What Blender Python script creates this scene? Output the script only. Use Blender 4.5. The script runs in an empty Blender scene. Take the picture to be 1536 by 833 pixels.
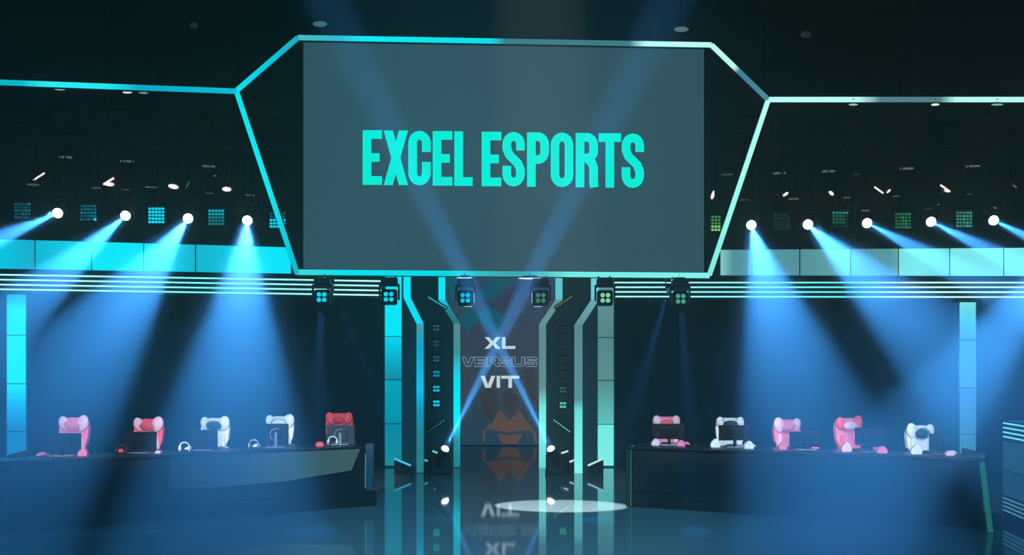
import bpy, math, random
from mathutils import Vector, Matrix, Quaternion
from mathutils.geometry import tessellate_polygon
random.seed(7)
SC = bpy.context.scene
COL = SC.collection
F, CX, HY, CAMH = 1500.0, 768.0, 560.0, 2.3
SIG = 0.012

def P(px, py, z):
    """point seen at photo pixel (px,py) at distance z in front of the camera"""
    return Vector(((px-CX)*z/F, z, CAMH+(HY-py)*z/F))
def zl(px, a, b):
    """depth along the straight vertical plane running from (px,z)=a to b"""
    t = (px-a[0])/(b[0]-a[0])
    return 1.0/((1-t)/a[1]+t/b[1])
def floor_z(py): return F*CAMH/(py-HY)

# ------------------------------------------------------------------ mesh builder
class MB:
    def __init__(s): s.v=[]; s.f=[]; s.sm=[]
    def add(s, vs, fs, smooth=False):
        n=len(s.v); s.v+= [Vector(v) for v in vs]
        for f in fs: s.f.append([i+n for i in f]); s.sm.append(smooth)
        return s
    def box(s, c, d, M=None):
        c=Vector(c); x,y,z=[k/2 for k in d]
        vs=[Vector((a*x,b*y,e*z)) for e in(-1,1) for b in(-1,1) for a in(-1,1)]
        if M is not None: vs=[M@v for v in vs]
        return s.add([c+v for v in vs], [(0,2,3,1),(4,5,7,6),(0,1,5,4),(2,6,7,3),(0,4,6,2),(1,3,7,5)])
    def tube(s, a, b, r0, r1=None, n=16, caps=True, smooth=True):
        a,b=Vector(a),Vector(b); r1=r0 if r1 is None else r1
        d=(b-a).normalized(); q=d.to_track_quat('Z','Y')
        u,w=q@Vector((1,0,0)),q@Vector((0,1,0)); vs=[]
        for p,r in((a,r0),(b,r1)):
            for k in range(n):
                t=2*math.pi*k/n; vs.append(p+u*math.cos(t)*r+w*math.sin(t)*r)
        s.add(vs,[(k,(k+1)%n,n+(k+1)%n,n+k) for k in range(n)],smooth)
        if caps:
            m=len(s.v)-2*n
            s.f+= [[m+k for k in range(n)][::-1],[m+n+k for k in range(n)]]; s.sm+=[False,False]
        return s
    def ring(s, c, nrm, R, r, n=28, m=8, a0=0, a1=2*math.pi):
        c=Vector(c); q=Vector(nrm).normalized().to_track_quat('Z','Y')
        full=abs(a1-a0-2*math.pi)<1e-6; cnt=n if full else n+1; vs=[]
        for i in range(cnt):
            t=a0+(a1-a0)*i/n
            for j in range(m):
                p=2*math.pi*j/m
                vs.append(c+q@Vector(((R+r*math.cos(p))*math.cos(t),(R+r*math.cos(p))*math.sin(t),r*math.sin(p))))
        fs=[]
        for i in range(n):
            i2=(i+1)%cnt
            for j in range(m): fs.append((i*m+j,i2*m+j,i2*m+(j+1)%m,i*m+(j+1)%m))
        return s.add(vs,fs,True)
    def ell(s, c, r, n=16, m=10, M=None):
        c=Vector(c); vs=[]
        for i in range(m+1):
            ph=math.pi*i/m
            for k in range(n):
                t=2*math.pi*k/n
                v=Vector((r[0]*math.sin(ph)*math.cos(t),r[1]*math.sin(ph)*math.sin(t),r[2]*math.cos(ph)))
                if M is not None: v=M@v
                vs.append(c+v)
        return s.add(vs,[(i*n+k,(i+1)*n+k,(i+1)*n+(k+1)%n,i*n+(k+1)%n) for i in range(m) for k in range(n)],True)
    def prism(s, loops, off):
        """closed outline (list of 3-D loops, first outer then holes) given thickness by vector off"""
        off=Vector(off); flat=[Vector(p) for lp in loops for p in lp]
        tris=tessellate_polygon([[Vector(p) for p in lp] for lp in loops]); n=len(flat)
        fs=[tuple(t) for t in tris]+[tuple(i+n for i in t[::-1]) for t in tris]; k=0
        for lp in loops:
            m=len(lp)
            for i in range(m): fs.append((k+i,k+(i+1)%m,n+k+(i+1)%m,n+k+i))
            k+=m
        return s.add(flat+[p+off for p in flat],fs)
    def make(s, name, m, parent=None, bevel=0, seg=2, origin=None):
        me=bpy.data.meshes.new(name)
        o0=Vector(origin) if origin is not None else Vector((0,0,0))
        if parent is None and origin is None and s.v:
            lo=Vector([min(v[i] for v in s.v) for i in range(3)]); hi=Vector([max(v[i] for v in s.v) for i in range(3)])
            o0=Vector(((lo.x+hi.x)/2,(lo.y+hi.y)/2,lo.z))
        me.from_pydata([v-o0 for v in s.v],[],s.f)
        for p,k in zip(me.polygons,s.sm): p.use_smooth=k
        me.materials.append(m)
        import bmesh
        b=bmesh.new(); b.from_mesh(me); bmesh.ops.recalc_face_normals(b,faces=b.faces); b.to_mesh(me); b.free()
        o=bpy.data.objects.new(name,me); COL.objects.link(o)
        o.location=o0
        if parent is not None: o.parent=parent
        if bevel:
            bv=o.modifiers.new('bevel','BEVEL'); bv.width=bevel; bv.segments=seg; bv.limit_method='ANGLE'
        return o
def thing(name, loc, label, cat, group=None, rz=0):
    o=bpy.data.objects.new(name,None); COL.objects.link(o); o.location=loc; o.rotation_euler=(0,0,rz)
    o.empty_display_size=.1
    o['label']=label; o['category']=cat
    if group: o['group']=group
    return o
def tag(o,label,cat,group=None,kind=None):
    o['label']=label; o['category']=cat
    if group:o['group']=group
    if kind:o['kind']=kind
    return o
def struct(o,label=None):
    o['kind']='structure'
    if label:o['label']=label
    return o
class LM(MB):
    """builder in the local frame of a parent: world points are moved into it"""
    def __init__(s,par):
        super().__init__(); s.p=par
        s.inv=(Matrix.Translation(par.location)@par.rotation_euler.to_matrix().to_4x4()).inverted()
    def make(s,name,m,**k):
        s.v=[s.inv@v for v in s.v]
        return super().make(name,m,parent=s.p,**k)

# ------------------------------------------------------------------ materials
def s2l(c): return [((x/255)/12.92 if x/255<=.04045 else ((x/255+.055)/1.055)**2.4) for x in c]
_mc={}
def mat(name, rgb, rough=.5, metal=0, noise=0, spec=.5, scale=6):
    if name in _mc: return _mc[name]
    m=bpy.data.materials.new(name); m.use_nodes=True; nt=m.node_tree; b=nt.nodes['Principled BSDF']
    c=s2l(rgb)
    b.inputs['Base Color'].default_value=(*c,1); b.inputs['Roughness'].default_value=rough; b.inputs['Metallic'].default_value=metal
    b.inputs['Specular IOR Level'].default_value=spec
    if noise:
        n=nt.nodes.new('ShaderNodeTexNoise'); n.inputs['Scale'].default_value=scale; n.inputs['Detail'].default_value=3
        tc=nt.nodes.new('ShaderNodeTexCoord'); nt.links.new(tc.outputs['Object'],n.inputs['Vector'])
        r=nt.nodes.new('ShaderNodeValToRGB')
        r.color_ramp.elements[0].position=.3; r.color_ramp.elements[1].position=.7
        r.color_ramp.elements[0].color=(*[k*(1-noise) for k in c],1); r.color_ramp.elements[1].color=(*[min(1,k*(1+noise)) for k in c],1)
        nt.links.new(n.outputs['Fac'],r.inputs['Fac']); nt.links.new(r.outputs['Color'],b.inputs['Base Color'])
    _mc[name]=m; return m
_ec=[0]
def emit(rgb, k=1.25, sample=True):
    """glowing LED face; rgb = the colour it shows"""
    return emit_ramp([(0,rgb)],'X',k,sample)
def emit_ramp(stops, axis='X', k=1.25, sample=True, lo=None, hi=None, cells=0):
    """LED face whose pixels run through the colour stops along its own length (object coordinates lo..hi)"""
    key=(tuple((p,tuple(c)) for p,c in stops),axis,k,sample,lo,hi,cells)
    if key in _mc: return _mc[key]
    _ec[0]+=1
    m=bpy.data.materials.new('led_%d'%_ec[0]); m.use_nodes=True; nt=m.node_tree; nt.nodes.clear()
    out=nt.nodes.new('ShaderNodeOutputMaterial'); e=nt.nodes.new('ShaderNodeEmission'); e.inputs['Strength'].default_value=k
    nt.links.new(e.outputs[0],out.inputs['Surface'])
    if len(stops)==1: e.inputs['Color'].default_value=(*s2l(stops[0][1]),1)
    else:
        tc=nt.nodes.new('ShaderNodeTexCoord'); sp=nt.nodes.new('ShaderNodeSeparateXYZ'); r=nt.nodes.new('ShaderNodeValToRGB')
        nt.links.new(tc.outputs['Generated'],sp.inputs[0]); nt.links.new(sp.outputs[axis],r.inputs['Fac'])
        el=r.color_ramp.elements
        while len(el)<len(stops): el.new(.5)
        for i,(p,c) in enumerate(sorted(stops,key=lambda q:q[0])):
            el[i].position=p; el[i].color=(*s2l(c),1)
        nt.links.new(r.outputs['Color'],e.inputs['Color'])
    m.cycles.emission_sampling='AUTO' if sample else 'NONE'
    _mc[key]=m; return m
BLACK=mat('matt_black_paint',(8,10,12),.55,noise=.3)
BODY=mat('black_lamp_housing',(24,28,32),.4,noise=.2)
DARK=mat('stage_flat_black',(18,44,58),.6,noise=.25,scale=2)
TEALP=mat('dark_scenery_panel',(54,112,118),.35,noise=.15,scale=1.5)
STEEL=mat('dark_truss_aluminium',(50,54,58),.4,metal=.8)
SILVER=mat('brushed_silver',(190,195,200),.3,metal=.7)
GLOSS=mat('black_plastic',(10,11,13),.3)

# ------------------------------------------------------------------ room
def slab(name,lo,hi,m):
    lo,hi=Vector(lo),Vector(hi)
    return struct(MB().box((lo+hi)/2,(hi-lo)).make(name,m))
# polished studio floor with two joint lines
fm=bpy.data.materials.new('polished_black_stage_floor'); fm.use_nodes=True; nt=fm.node_tree; b=nt.nodes['Principled BSDF']
tc=nt.nodes.new('ShaderNodeTexCoord'); n=nt.nodes.new('ShaderNodeTexNoise'); n.inputs['Scale'].default_value=.6; n.inputs['Detail'].default_value=5
nt.links.new(tc.outputs['Object'],n.inputs['Vector'])
r=nt.nodes.new('ShaderNodeMapRange'); r.inputs['To Min'].default_value=.02; r.inputs['To Max'].default_value=.06
nt.links.new(n.outputs['Fac'],r.inputs['Value']); nt.links.new(r.outputs[0],b.inputs['Roughness'])
b.inputs['Base Color'].default_value=(.13,.155,.17,1); b.inputs['IOR'].default_value=1.27
floor=slab('floor',(-19,-7,-.2),(19,34,0),fm)
slab('ceiling',(-19,-7,11.5),(19,34,11.7),BLACK)
slab('wall_left',(-19.2,-7,0),(-19,34,11.5),BLACK)
slab('wall_right',(19,-7,0),(19.2,34,11.5),BLACK)
slab('wall_back',(-19,33,0),(19,33.2,11.5),BLACK)
slab('wall_front',(-19,-7.2,0),(19,-7,11.5),BLACK)
def vwall(name,a,b,h0,h1,th,m):
    A,B=P(a[0],HY,a[1]),P(b[0],HY,b[1]); A.z=B.z=h0
    d=(B-A).normalized(); nrm=Vector((-d.y,d.x,0))
    if nrm.y<0: nrm=-nrm
    return struct(MB().prism([[A,B,B+Vector((0,0,h1-h0)),A+Vector((0,0,h1-h0))]],nrm*th).make(name,m))
vwall('wall_stage_left',(-260,22.4),(606,25.2),0,5.0,.2,DARK)
vwall('wall_stage_right',(893,25.2),(1780,22.9),0,5.0,.2,DARK)
# joints in the floor finish
def seam(a,b,w,m,nm):
    A,B=[P(p[0],p[1],floor_z(p[1])) for p in (a,b)]; d=(B-A).normalized(); s=Vector((-d.y,d.x,0))*w/2
    return struct(MB().prism([[A-s,B-s,B+s,A+s]],(0,0,.004)).make(nm,m))
seam((-60,769),(140,838),.03,BLACK,'trim_1')
seam((125,804),(250,796),.02,mat('aluminium_floor_trim',(120,150,160),.35,metal=.6),'trim_2')

# ------------------------------------------------------------------ flat helpers on a vertical plane
def quad_on(pl, pts, dz=0):
    return [P(x,y,zl(x,*pl)-dz) for x,y in pts]

# ---------------- big hanging screen
SP=((455,21.5),(1056,21.75))
scr=thing('led_screen',P(755,404,21.7),'huge grey video wall hanging centre stage, showing turquoise team name','screen')
q=quad_on(SP,[(455,60),(1056,70),(1056,410),(455,404)])
lm=LM(scr); lm.prism([quad_on(SP,[(452,57),(1059,67),(1059,413),(452,407)],-.03)],(0,.22,0)); lm.make('cabinet',BLACK)
lm=LM(scr); lm.prism([q],(0,.02,0)); lm.make('display',emit_ramp([(0,(46,82,95)),(.5,(52,80,94)),(1,(48,80,92))],'X',1.16))
# condensed capitals, drawn as strokes of width w inside a cell 0..1 x 0..1
def arc(cx,cy,rx,ry,a0,a1,n=8):
    return [(cx+rx*math.cos(math.radians(a0+(a1-a0)*i/n)),cy+ry*math.sin(math.radians(a0+(a1-a0)*i/n))) for i in range(n+1)]
def ribbon(pts,w):
    pts=[p for i,p in enumerate(pts) if i==0 or math.hypot(p[0]-pts[i-1][0],p[1]-pts[i-1][1])>.05]
    """mitred outline of a polyline in px units"""
    L=[];R=[];n=len(pts)
    for i in range(n):
        p=Vector(pts[i]).to_2d() if False else Vector((pts[i][0],pts[i][1]))
        d0=(Vector(pts[i])-Vector(pts[i-1])).normalized() if i else None
        d1=(Vector(pts[i+1])-Vector(pts[i])).normalized() if i<n-1 else None
        d=(d0+d1).normalized() if d0 is not None and d1 is not None else (d0 if d0 is not None else d1)
        nr=Vector((-d.y,d.x)); k=1.0
        if d0 is not None and d1 is not None: k=1/max(.5,nr.dot(Vector((-d0.y,d0.x))))
        L.append(p+nr*w/2*k); R.append(p-nr*w/2*k)
    return L+R[::-1]
def glyph_strokes(ch,W,H,w,h=None):
    h=h or w; a=w/2; t=h/2
    rx=W/2-a; ry=min(rx*1.15,H/4)
    if ch=='E': return [([(a,0),(a,H)],w),([(a,t),(W,t)],h),([(a,H/2),(W-w*.28,H/2)],h),([(a,H-t),(W,H-t)],h)]
    if ch=='L': return [([(a,0),(a,H)],w),([(a,t),(W,t)],h)]
    if ch=='T': return [([(W/2,0),(W/2,H)],w),([(0,H-t),(W,H-t)],h)]
    if ch=='I': return [([(a,0),(a,H)],w)]
    if ch=='O':
        p=arc(W/2,H-t-ry,rx,ry,0,180)+arc(W/2,t+ry,rx,ry,180,360); return [(p+[p[0],p[1]],w)]
    if ch=='C': return [([(W-a,H*.61)]+arc(W/2,H-t-ry,rx,ry,0,180)+arc(W/2,t+ry,rx,ry,180,360)+[(W-a,H*.43)],w)]
    if ch=='P': return [([(a,0),(a,H)],w),([(a,H-t),(W*.5,H-t)]+arc(W*.5,H-t-ry,rx,ry,90,0,6)+arc(W*.5,H*.42+t+ry,rx,ry,0,-90,6)+[(a,H*.42+t)],h)]
    if ch=='R': return [([(a,0),(a,H)],w),([(a,H-t),(W*.5,H-t)]+arc(W*.5,H-t-ry,rx,ry,90,0,6)+arc(W*.5,H*.46+t+ry*.8,rx,ry*.8,0,-90,6)+[(a,H*.46+t)],h),
                        ([(W*.5,H*.46+t),(W*.74,H*.44),(W-a,H*.36),(W-a,H*.08),(W-a+1,0)],w)]
    if ch=='S': return [([(W-a,H*.66)]+arc(W/2,H-t-ry,rx,ry,0,180)+[(a,H*.70),(a+rx*.35,H*.58),(W-a-rx*.35,H*.42),(W-a,H*.30)]+arc(W/2,t+ry,rx,ry,0,-180)+[(a,H*.38)],w)]
    if ch=='X': return []
def put_text(lm,pl,items,w,fwd,lift=.012):
    k=0
    for ch,x0,x1,yt,yb in items:
        W,H=x1-x0,yb-yt
        if ch=='X':
            c=.0;ww=w*1.05
            polys=[[(0,0),(ww,0),(W,H),(W-ww,H)],[(0,H),(ww,H),(W,0),(W-ww,0)]]
            polys=[[(0,H),(ww,H),(W,0),(W-ww,0)],[(0,0),(ww,0),(W,H),(W-ww,H)]]
        else: polys=[ribbon(p,sw) for p,sw in glyph_strokes(ch,W,H,w)]
        for g in polys:
            k+=1
            # build quad-by-quad for ribbons so that the closed O keeps its counter
            n=len(g)//2
            if ch=='X': quads=[g]
            else: quads=[[g[i],g[i+1],g[2*n-2-i],g[2*n-1-i]] for i in range(n-1)]
            for qd in quads:
                pts=[P(x0+p[0],yb-p[1],zl(x0+p[0],*pl)-lift) for p in qd]
                lm.add(pts,[(0,1,2,3)])
lm=LM(scr)
base=lambda x:277.2+(x-544)*5.0/422
top=lambda x:195.2+(x-544)*5.4/422
its=[(c,a,b_,top((a+b_)/2),base((a+b_)/2)) for c,a,b_ in [('E',544,573),('X',575.5,612),('C',612.5,646),('E',649,678.5),('L',681.5,709),
  ('E',722.5,752),('S',753.7,787.2),('P',790.5,823.5),('O',826,860),('R',863.5,897),('T',898,931.5),('S',932.5,966)]]
put_text(lm,SP,its,13.0,None)
o=lm.make('lettering',emit((0,236,216),1.25)); o['label']='turquoise EXCEL ESPORTS lettering'

# ---------------- glowing hexagon outline and wing bars
def light_bar(pts, w, stops, label, group='glowing frame bars round and beside the screen', axis='X', k=1.25):
    """pts: two (px,py,z)"""
    A,B=[P(*p) for p in pts]; d=(B-A); L=d.length; c=(A+B)/2
    t=thing('light_bar',c,label,'light bar',group)
    X=d.normalized(); Y=Vector((0,1,0)); Y=(Y-X*Y.dot(X)).normalized(); q=Matrix((X,Y,X.cross(Y))).transposed()
    m=MB(); m.box((0,.07,0),(L,.1,w*1.25)); h=m.make('housing',BODY,parent=t); h.rotation_euler=q.to_euler()
    m=MB(); m.box((0,0,0),(L,.06,w)); h=m.make('diffuser',emit_ramp(stops,'X',k),parent=t); h.rotation_euler=q.to_euler()
    for f in (-.3,.3):
        m=MB(); m.box((L*f,.14,0),(.12,.08,w*.8)); h=m.make('mounting_bracket',STEEL,parent=t); h.rotation_euler=q.to_euler()
    return t
CY=(0,228,240); CYD=(0,185,205); WH=(185,255,246); GD=(80,126,138)
ZF=21.1
light_bar([(-180,117,19.9),(355,137,ZF)],.10,[(0,CYD),(.38,CYD),(.45,(40,240,250)),(.62,(30,236,245)),(.72,(0,170,205)),(1,(0,190,215))],'long turquoise light bar above the left wing')
light_bar([(1152,149.5,ZF+.3),(1716,149.5,ZF+.1)],.10,[(0,WH),(.24,WH),(.30,GD),(.46,GD),(.5,WH),(.75,WH),(1,GD)],'long white light bar above the right wing, dim in its middle')
light_bar([(355,136,ZF),(447,56.5,ZF)],.095,[(0,CY),(.5,(0,200,225)),(1,(20,170,190))],'short turquoise bar rising to the screen frame\'s top left corner')
light_bar([(447,56.5,ZF),(1067,67.5,ZF+.25)],.095,[(0,(70,190,200)),(.1,(40,190,205)),(.16,(0,236,250)),(.46,(0,225,235)),(.50,(50,120,130)),(.8,(60,120,130)),(.84,WH),(1,WH)],'top bar of the screen frame, turquoise fading to grey and white')
light_bar([(1067,67.5,ZF+.25),(1152,149.5,ZF+.3)],.095,[(0,WH),(.4,WH),(.48,(60,125,145)),(1,(70,140,145))],'short bar falling from the frame\'s top right corner, half dim')
light_bar([(355,138,ZF),(446,411,ZF)],.10,[(0,CY),(.5,(10,235,245)),(.8,(0,205,225)),(1,CYD)],'slanting turquoise bar along the frame\'s lower left side')
light_bar([(1152,151,ZF+.3),(1064,413,ZF+.25)],.10,[(0,WH),(.6,(150,255,240)),(1,(120,235,225))],'slanting white bar along the frame\'s lower right side')
light_bar([(446,408.5,ZF),(1064,413.5,ZF+.25)],.11,[(0,(60,215,215)),(.1,(0,225,235)),(.38,(0,215,225)),(.48,(60,170,180)),(.56,(50,160,170)),(.66,(110,235,230)),(1,(130,245,240))],'bottom bar of the screen frame, right below the video wall')

# ---------------- LED band panels on both wings
LB=((0,21.6),(440,22.4)); RB=((1085,22.5),(1536,22.2))
def panel(pl,x0,x1,yt,yb,stops,label,axis='X',name='band_light_box',group=None,k=1.28):
    t=thing(name,P((x0+x1)/2,(yb(x0)+yb(x1))/2,zl((x0+x1)/2,*pl)),label,'light box',group)
    a,b_=x0+1.2,x1-1.2
    lm=LM(t); lm.prism([quad_on(pl,[(x0,yt(x0)),(x1,yt(x1)),(x1,yb(x1)),(x0,yb(x0))],-.04)],(0,.12,0)); lm.make('back_tray',BODY)  # plain tray behind the face; box floats just above the fascia, not fixed to it
    lm=LM(t); lm.prism([quad_on(pl,[(a,yt(a)+1),(b_,yt(b_)+1),(b_,yb(b_)-1),(a,yb(a)-1)])],(0,.03,0)); lm.make('light_face',emit_ramp(stops,axis,k))
    return t
lt=lambda x:358+x*12.5/440
lbm=lambda x:404+x*7.5/443
C1=(0,205,232);C2=(0,228,250);C3=(20,178,205)
for i,(a,b_,st,d) in enumerate([(-118,-32,[(0,C1),(1,C1)],'farthest left panel of the turquoise band, at the picture edge'),
    (-32,52,[(0,C1),(.5,(0,190,222)),(1,(20,170,200))],'turquoise band panel at the far left, crossed by a beam'),
    (52,137,[(0,(10,180,205)),(.7,C1),(1,(0,215,240))],'second turquoise band panel in from the left edge'),
    (137,215,[(0,C2),(1,C2)],'brightest turquoise band panel, third in from the left edge'),
    (215,293,[(0,C2),(.6,(0,205,232)),(1,C3)],'turquoise band panel beneath the bright square matrix lamp, fading at right'),
    (293,437,[(0,C3),(.3,(0,190,215)),(.55,C2),(1,C2)],'wide turquoise band panel touching the screen frame')]):
    panel(LB,a,b_,lt,lbm,st,d,group='turquoise band panels of the left wing')
rt=lambda x:374-(x-1085)*3/451
rbm=lambda x:414+(x-1085)*1/451
G1=(80,142,152);G2=(98,165,172);G3=(122,236,240)
for i,(a,b_,st,d) in enumerate([(1080,1128,[(0,(130,200,198)),(.4,G1),(1,G1)],'narrow grey teal band panel touching the frame\'s right side'),
    (1128,1200,[(0,G1),(1,G1)],'grey teal band panel under the first right wing beam'),
    (1200,1276,[(0,G1),(1,(95,160,165))],'grey teal band panel second along the right wing'),
    (1276,1348,[(0,G1),(.8,(80,145,152)),(1,G2)],'grey teal band panel before the pale bright ones'),
    (1348,1425,[(0,(120,225,224)),(.4,G3),(1,(110,215,215))],'first pale bright band panel of the right wing'),
    (1425,1506,[(0,(125,228,228)),(1,G3)],'pale bright band panel second from the right edge'),
    (1506,1590,[(0,G3),(1,G3)],'pale bright band panel cut by the right edge')]):
    panel(RB,a,b_,rt,rbm,st,d,group='pale band panels of the right wing')

# ---------------- striped fascia under the bands
def fascia(a,b,ya,yb_,label,stops,name='striped_fascia'):
    """a,b:(px,z) ; ya/yb_: first-line y at each end, last-line y"""
    t=thing(name,P((a[0]+b[0])/2,(ya[3]+yb_[3])/2+6,(a[1]+b[1])/2),label,'light fascia')
    lm=LM(t); lm.prism([[P(a[0],ya[0]-4,a[1]+.04),P(b[0],yb_[0]-4,b[1]+.04),P(b[0],yb_[3]+4,b[1]+.04),P(a[0],ya[3]+4,a[1]+.04)]],(0,.2,0)); lm.make('board',BLACK)
    for i in range(4):
        lm=LM(t); lm.prism([[P(a[0],ya[i]-.95,a[1]),P(b[0],yb_[i]-.95,b[1]),P(b[0],yb_[i]+.95,b[1]),P(a[0],ya[i]+.95,a[1])]],(0,.03,0))
        lm.make('led_strip',emit_ramp(stops,'X',1.9))
    return t
fascia((-130,21.2),(577,22.6),(410,417.5,425,432),(422,429,436,443),'black fascia with four fine white light lines on the left wing',[(0,(140,250,250)),(.3,(170,255,240)),(.6,(110,240,245)),(1,(170,255,245))])
fascia((922,22.7),(1640,22.2),(424,431,438,445),(424,431,438.5,446),'black fascia with four fine white light lines on the right wing',[(0,(150,240,235)),(.5,(90,215,225)),(.62,(190,255,245)),(1,(150,250,250))])

# ---------------- light columns
def column(x0,x1,z,yt,yb,seams,cols,label,x_shift=0):
    t=thing('light_column',P((x0+x1)/2,yb,z),label,'light column','upright light columns against the back')
    base=P((x0+x1)/2,yb,z)
    w=(x1-x0)*z/F
    zf=0.0
    hz=P(0,yt,z).z
    lm=LM(t); lm.box((base.x,z+.16,(hz+zf)/2),(w+.08,.22,hz-zf)); lm.make('carcass',TEALP)
    ys=[yt]+seams+[yb]
    for i in range(len(ys)-1):
        zt=P(0,ys[i]+.7,z).z; zb=max(.04,P(0,ys[i+1]-.7,z).z)
        lm=LM(t); lm.box((base.x,z+.03,(zt+zb)/2),(w,.04,zt-zb)); lm.make('light_panel',emit_ramp(cols[i],'Z',1.3))
    return t
fl=lambda *c:[(0,c[-1]),(1,c[0])] if len(c)>1 else [(0,c[0]),(1,c[0])]
column(577.5,602,24.4,400,701,[505,570,636],[fl(C2,C2),[(0,(20,135,158)),(.45,(0,170,200)),(1,(0,212,238))],fl((0,160,185),(0,140,165)),fl((0,135,160),(20,135,150))],'tall turquoise column left of the central portal')
column(897,920.5,24.4,405,703,[506.5,571,637],[fl((90,150,150),(80,128,128)),fl((78,130,130),(85,140,138)),fl((80,135,135),(92,190,186)),fl((110,232,226),(125,235,228))],'tall grey green column right of the central portal')
column(10,37,21.9,441,717.5,[503,576,648],[[(0,(0,222,245)),(.6,(0,222,245)),(1,(20,150,190))],fl((0,225,248),(0,225,248)),[(0,(15,110,160)),(.6,(0,170,215)),(1,(0,225,248))],fl((15,115,165),(15,120,170))],'turquoise column at the far left behind the desk')
column(1441,1464,22.3,453,714.7,[510,582,652],[[(0,(60,130,160)),(.5,(80,190,205)),(1,(110,225,225))],fl((60,130,170),(60,130,170)),fl((55,115,145),(55,115,140)),fl((55,120,140),(60,120,140))],'blue grey column at the far right behind the desk')

# ---------------- portals
def portal(name,outer,top_in,bot_in,yk0,yk1,zt,ybot,w,segs,label,sgn):
    """outer: px of hidden outer edge; top_in/bot_in px of inner edge above and below the kink; sgn +1 left portal"""
    z=zt
    t=thing('portal_wing',P((outer+bot_in)/2,ybot,z),label,'portal wing','stepped portal wings around the entrance')
    Y0=385; zb=0.0
    def Q(x,y,d=0): 
        p=P(x,y,z); p.y+=d
        if y>=ybot: p.z=0.0
        return p
    lm=LM(t); lm.prism([[Q(outer,Y0),Q(top_in,Y0),Q(top_in,yk0),Q(bot_in,yk1),Q(bot_in,ybot),Q(outer,ybot)]],(0,.3,0)); lm.make('panel',TEALP)
    s=-sgn*w
    # light strip on the inner edge: upper, slanting, lower pieces
    lm=LM(t); lm.prism([[Q(top_in,Y0,-.03),Q(top_in+s,Y0,-.03),Q(top_in+s,yk0,-.03),Q(top_in,yk0,-.03)]],(0,.029,0)); lm.make('light_strip',emit_ramp(segs[0],'Z',1.3))
    lm=LM(t); lm.prism([[Q(top_in,yk0,-.03),Q(top_in+s,yk0,-.03),Q(bot_in+s,yk1,-.03),Q(bot_in,yk1,-.03)]],(0,.029,0)); lm.make('light_strip',emit_ramp(segs[1],'Z',1.3))
    lm=LM(t); lm.prism([[Q(bot_in,yk1,-.03),Q(bot_in+s,yk1,-.03),Q(bot_in+s,ybot-.8,-.03),Q(bot_in,ybot-.8,-.03)]],(0,.029,0)); lm.make('light_strip',emit_ramp(segs[2],'Z',1.3))
    return t
two=lambda a,b_:[(0,b_),(1,a)]
portal('o',603,616,635.5,447,486,23.0,710,10.5,[two(C2,C2),two(C2,(0,215,240)),[(0,(40,120,130)),(.25,(25,125,145)),(.42,(0,150,180)),(.56,(0,190,240)),(.85,(0,160,195)),(1,(60,150,170))]],'front left portal wing with turquoise edge light',1)
portal('i',604.5,668,690.5,450,486,24.3,702,10,[two(C2,C2),[(0,(40,115,120)),(.5,(20,120,132)),(1,(0,205,225))],[(0,(30,120,130)),(.2,(30,150,170)),(.33,(0,235,250)),(.62,(0,220,240)),(.8,(60,140,150)),(1,(85,135,135))]],'rear left portal wing set with small square lamps',1)
portal('o',892,886.5,861.5,450,488,23.0,712,12,[two((105,205,215),(100,205,210)),[(0,(95,140,145)),(1,(95,165,170))],[(0,(130,245,235)),(.42,(105,220,220)),(.5,(85,140,150)),(1,(80,130,135))]],'front right portal wing with pale lower edge light',-1)
portal('i',894.5,833,808.5,450,487,24.3,704,10.5,[two((95,195,205),(90,190,200)),[(0,(95,145,142)),(1,(90,140,140))],[(0,(95,215,220)),(.3,(125,245,238)),(.42,(120,230,225)),(.56,(88,140,138)),(1,(88,135,132))]],'rear right portal wing with mostly unlit square lamps',-1)

# small 2-bar lamps set into the portal wings
def pixel_lamp(x,y,z,col,label,group):
    p=P(x,y,z); t=thing('pixel_lamp',p,label,'lamp',group)
    lm=LM(t); lm.box(p+Vector((0,.08,0)),(.21,.09,.21)); lm.make('housing',BODY,bevel=.01)
    for dx in(-.04,.04):
        for dz in(-.042,.042):
            lm=LM(t); lm.box(p+Vector((dx,.03,dz)),(.07,.02,.055)); lm.make('led',emit(col,1.4),bevel=.006)
    return t
lv=[(25,75,90),(15,60,72),(20,80,95),(0,130,160),(0,175,205),(0,200,232)]
wd=['topmost','second from top','third from top','fourth from top','fifth from top','lowest and brightest']
for i,y in enumerate([492,515.5,538.5,561,583.5,605.5]):
    pixel_lamp(654.5,y,24.17,lv[i],'square pixel lamp on the left portal wing, '+wd[i],'square lamps on the left portal wing')
lv=[(14,34,36),(14,34,36),(16,40,42),(18,42,42),(30,80,78),(70,190,160)]
wd=['topmost and dark','second from top and dark','third from top and dark','fourth from top and dark','dim one above the lit lamp','lowest and the only bright one']
for i,y in enumerate([494,517,540,562,585,608]):
    pixel_lamp(844.5,y,24.17,lv[i],'square pixel lamp on the right portal wing, '+wd[i],'square lamps on the right portal wing')
def dot_bar(a,b,z,col,n,label):
    A,B=P(*a,z),P(*b,z); t=thing('led_dot_bar',(A+B)/2,label,'led bar','slanting dotted light bars in the portal')
    d=(B-A); M=d.to_track_quat('X','Z').to_matrix()
    lm=LM(t); lm.box((A+B)/2+Vector((0,.11,0)),(d.length+.08,.178,.09),M); lm.make('housing',BODY)
    for i in range(n):
        f=i/(n-1)
        lm=LM(t); lm.ell(A.lerp(B,f),(.02,.02,.022),10,6); lm.make('led',emit(col(f),1.4))
    return t
dot_bar((643.5,446.5),(668,461.5),24.1,lambda f:(40,190,205),9,'dotted light bar slanting at the left portal\'s top')
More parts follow.
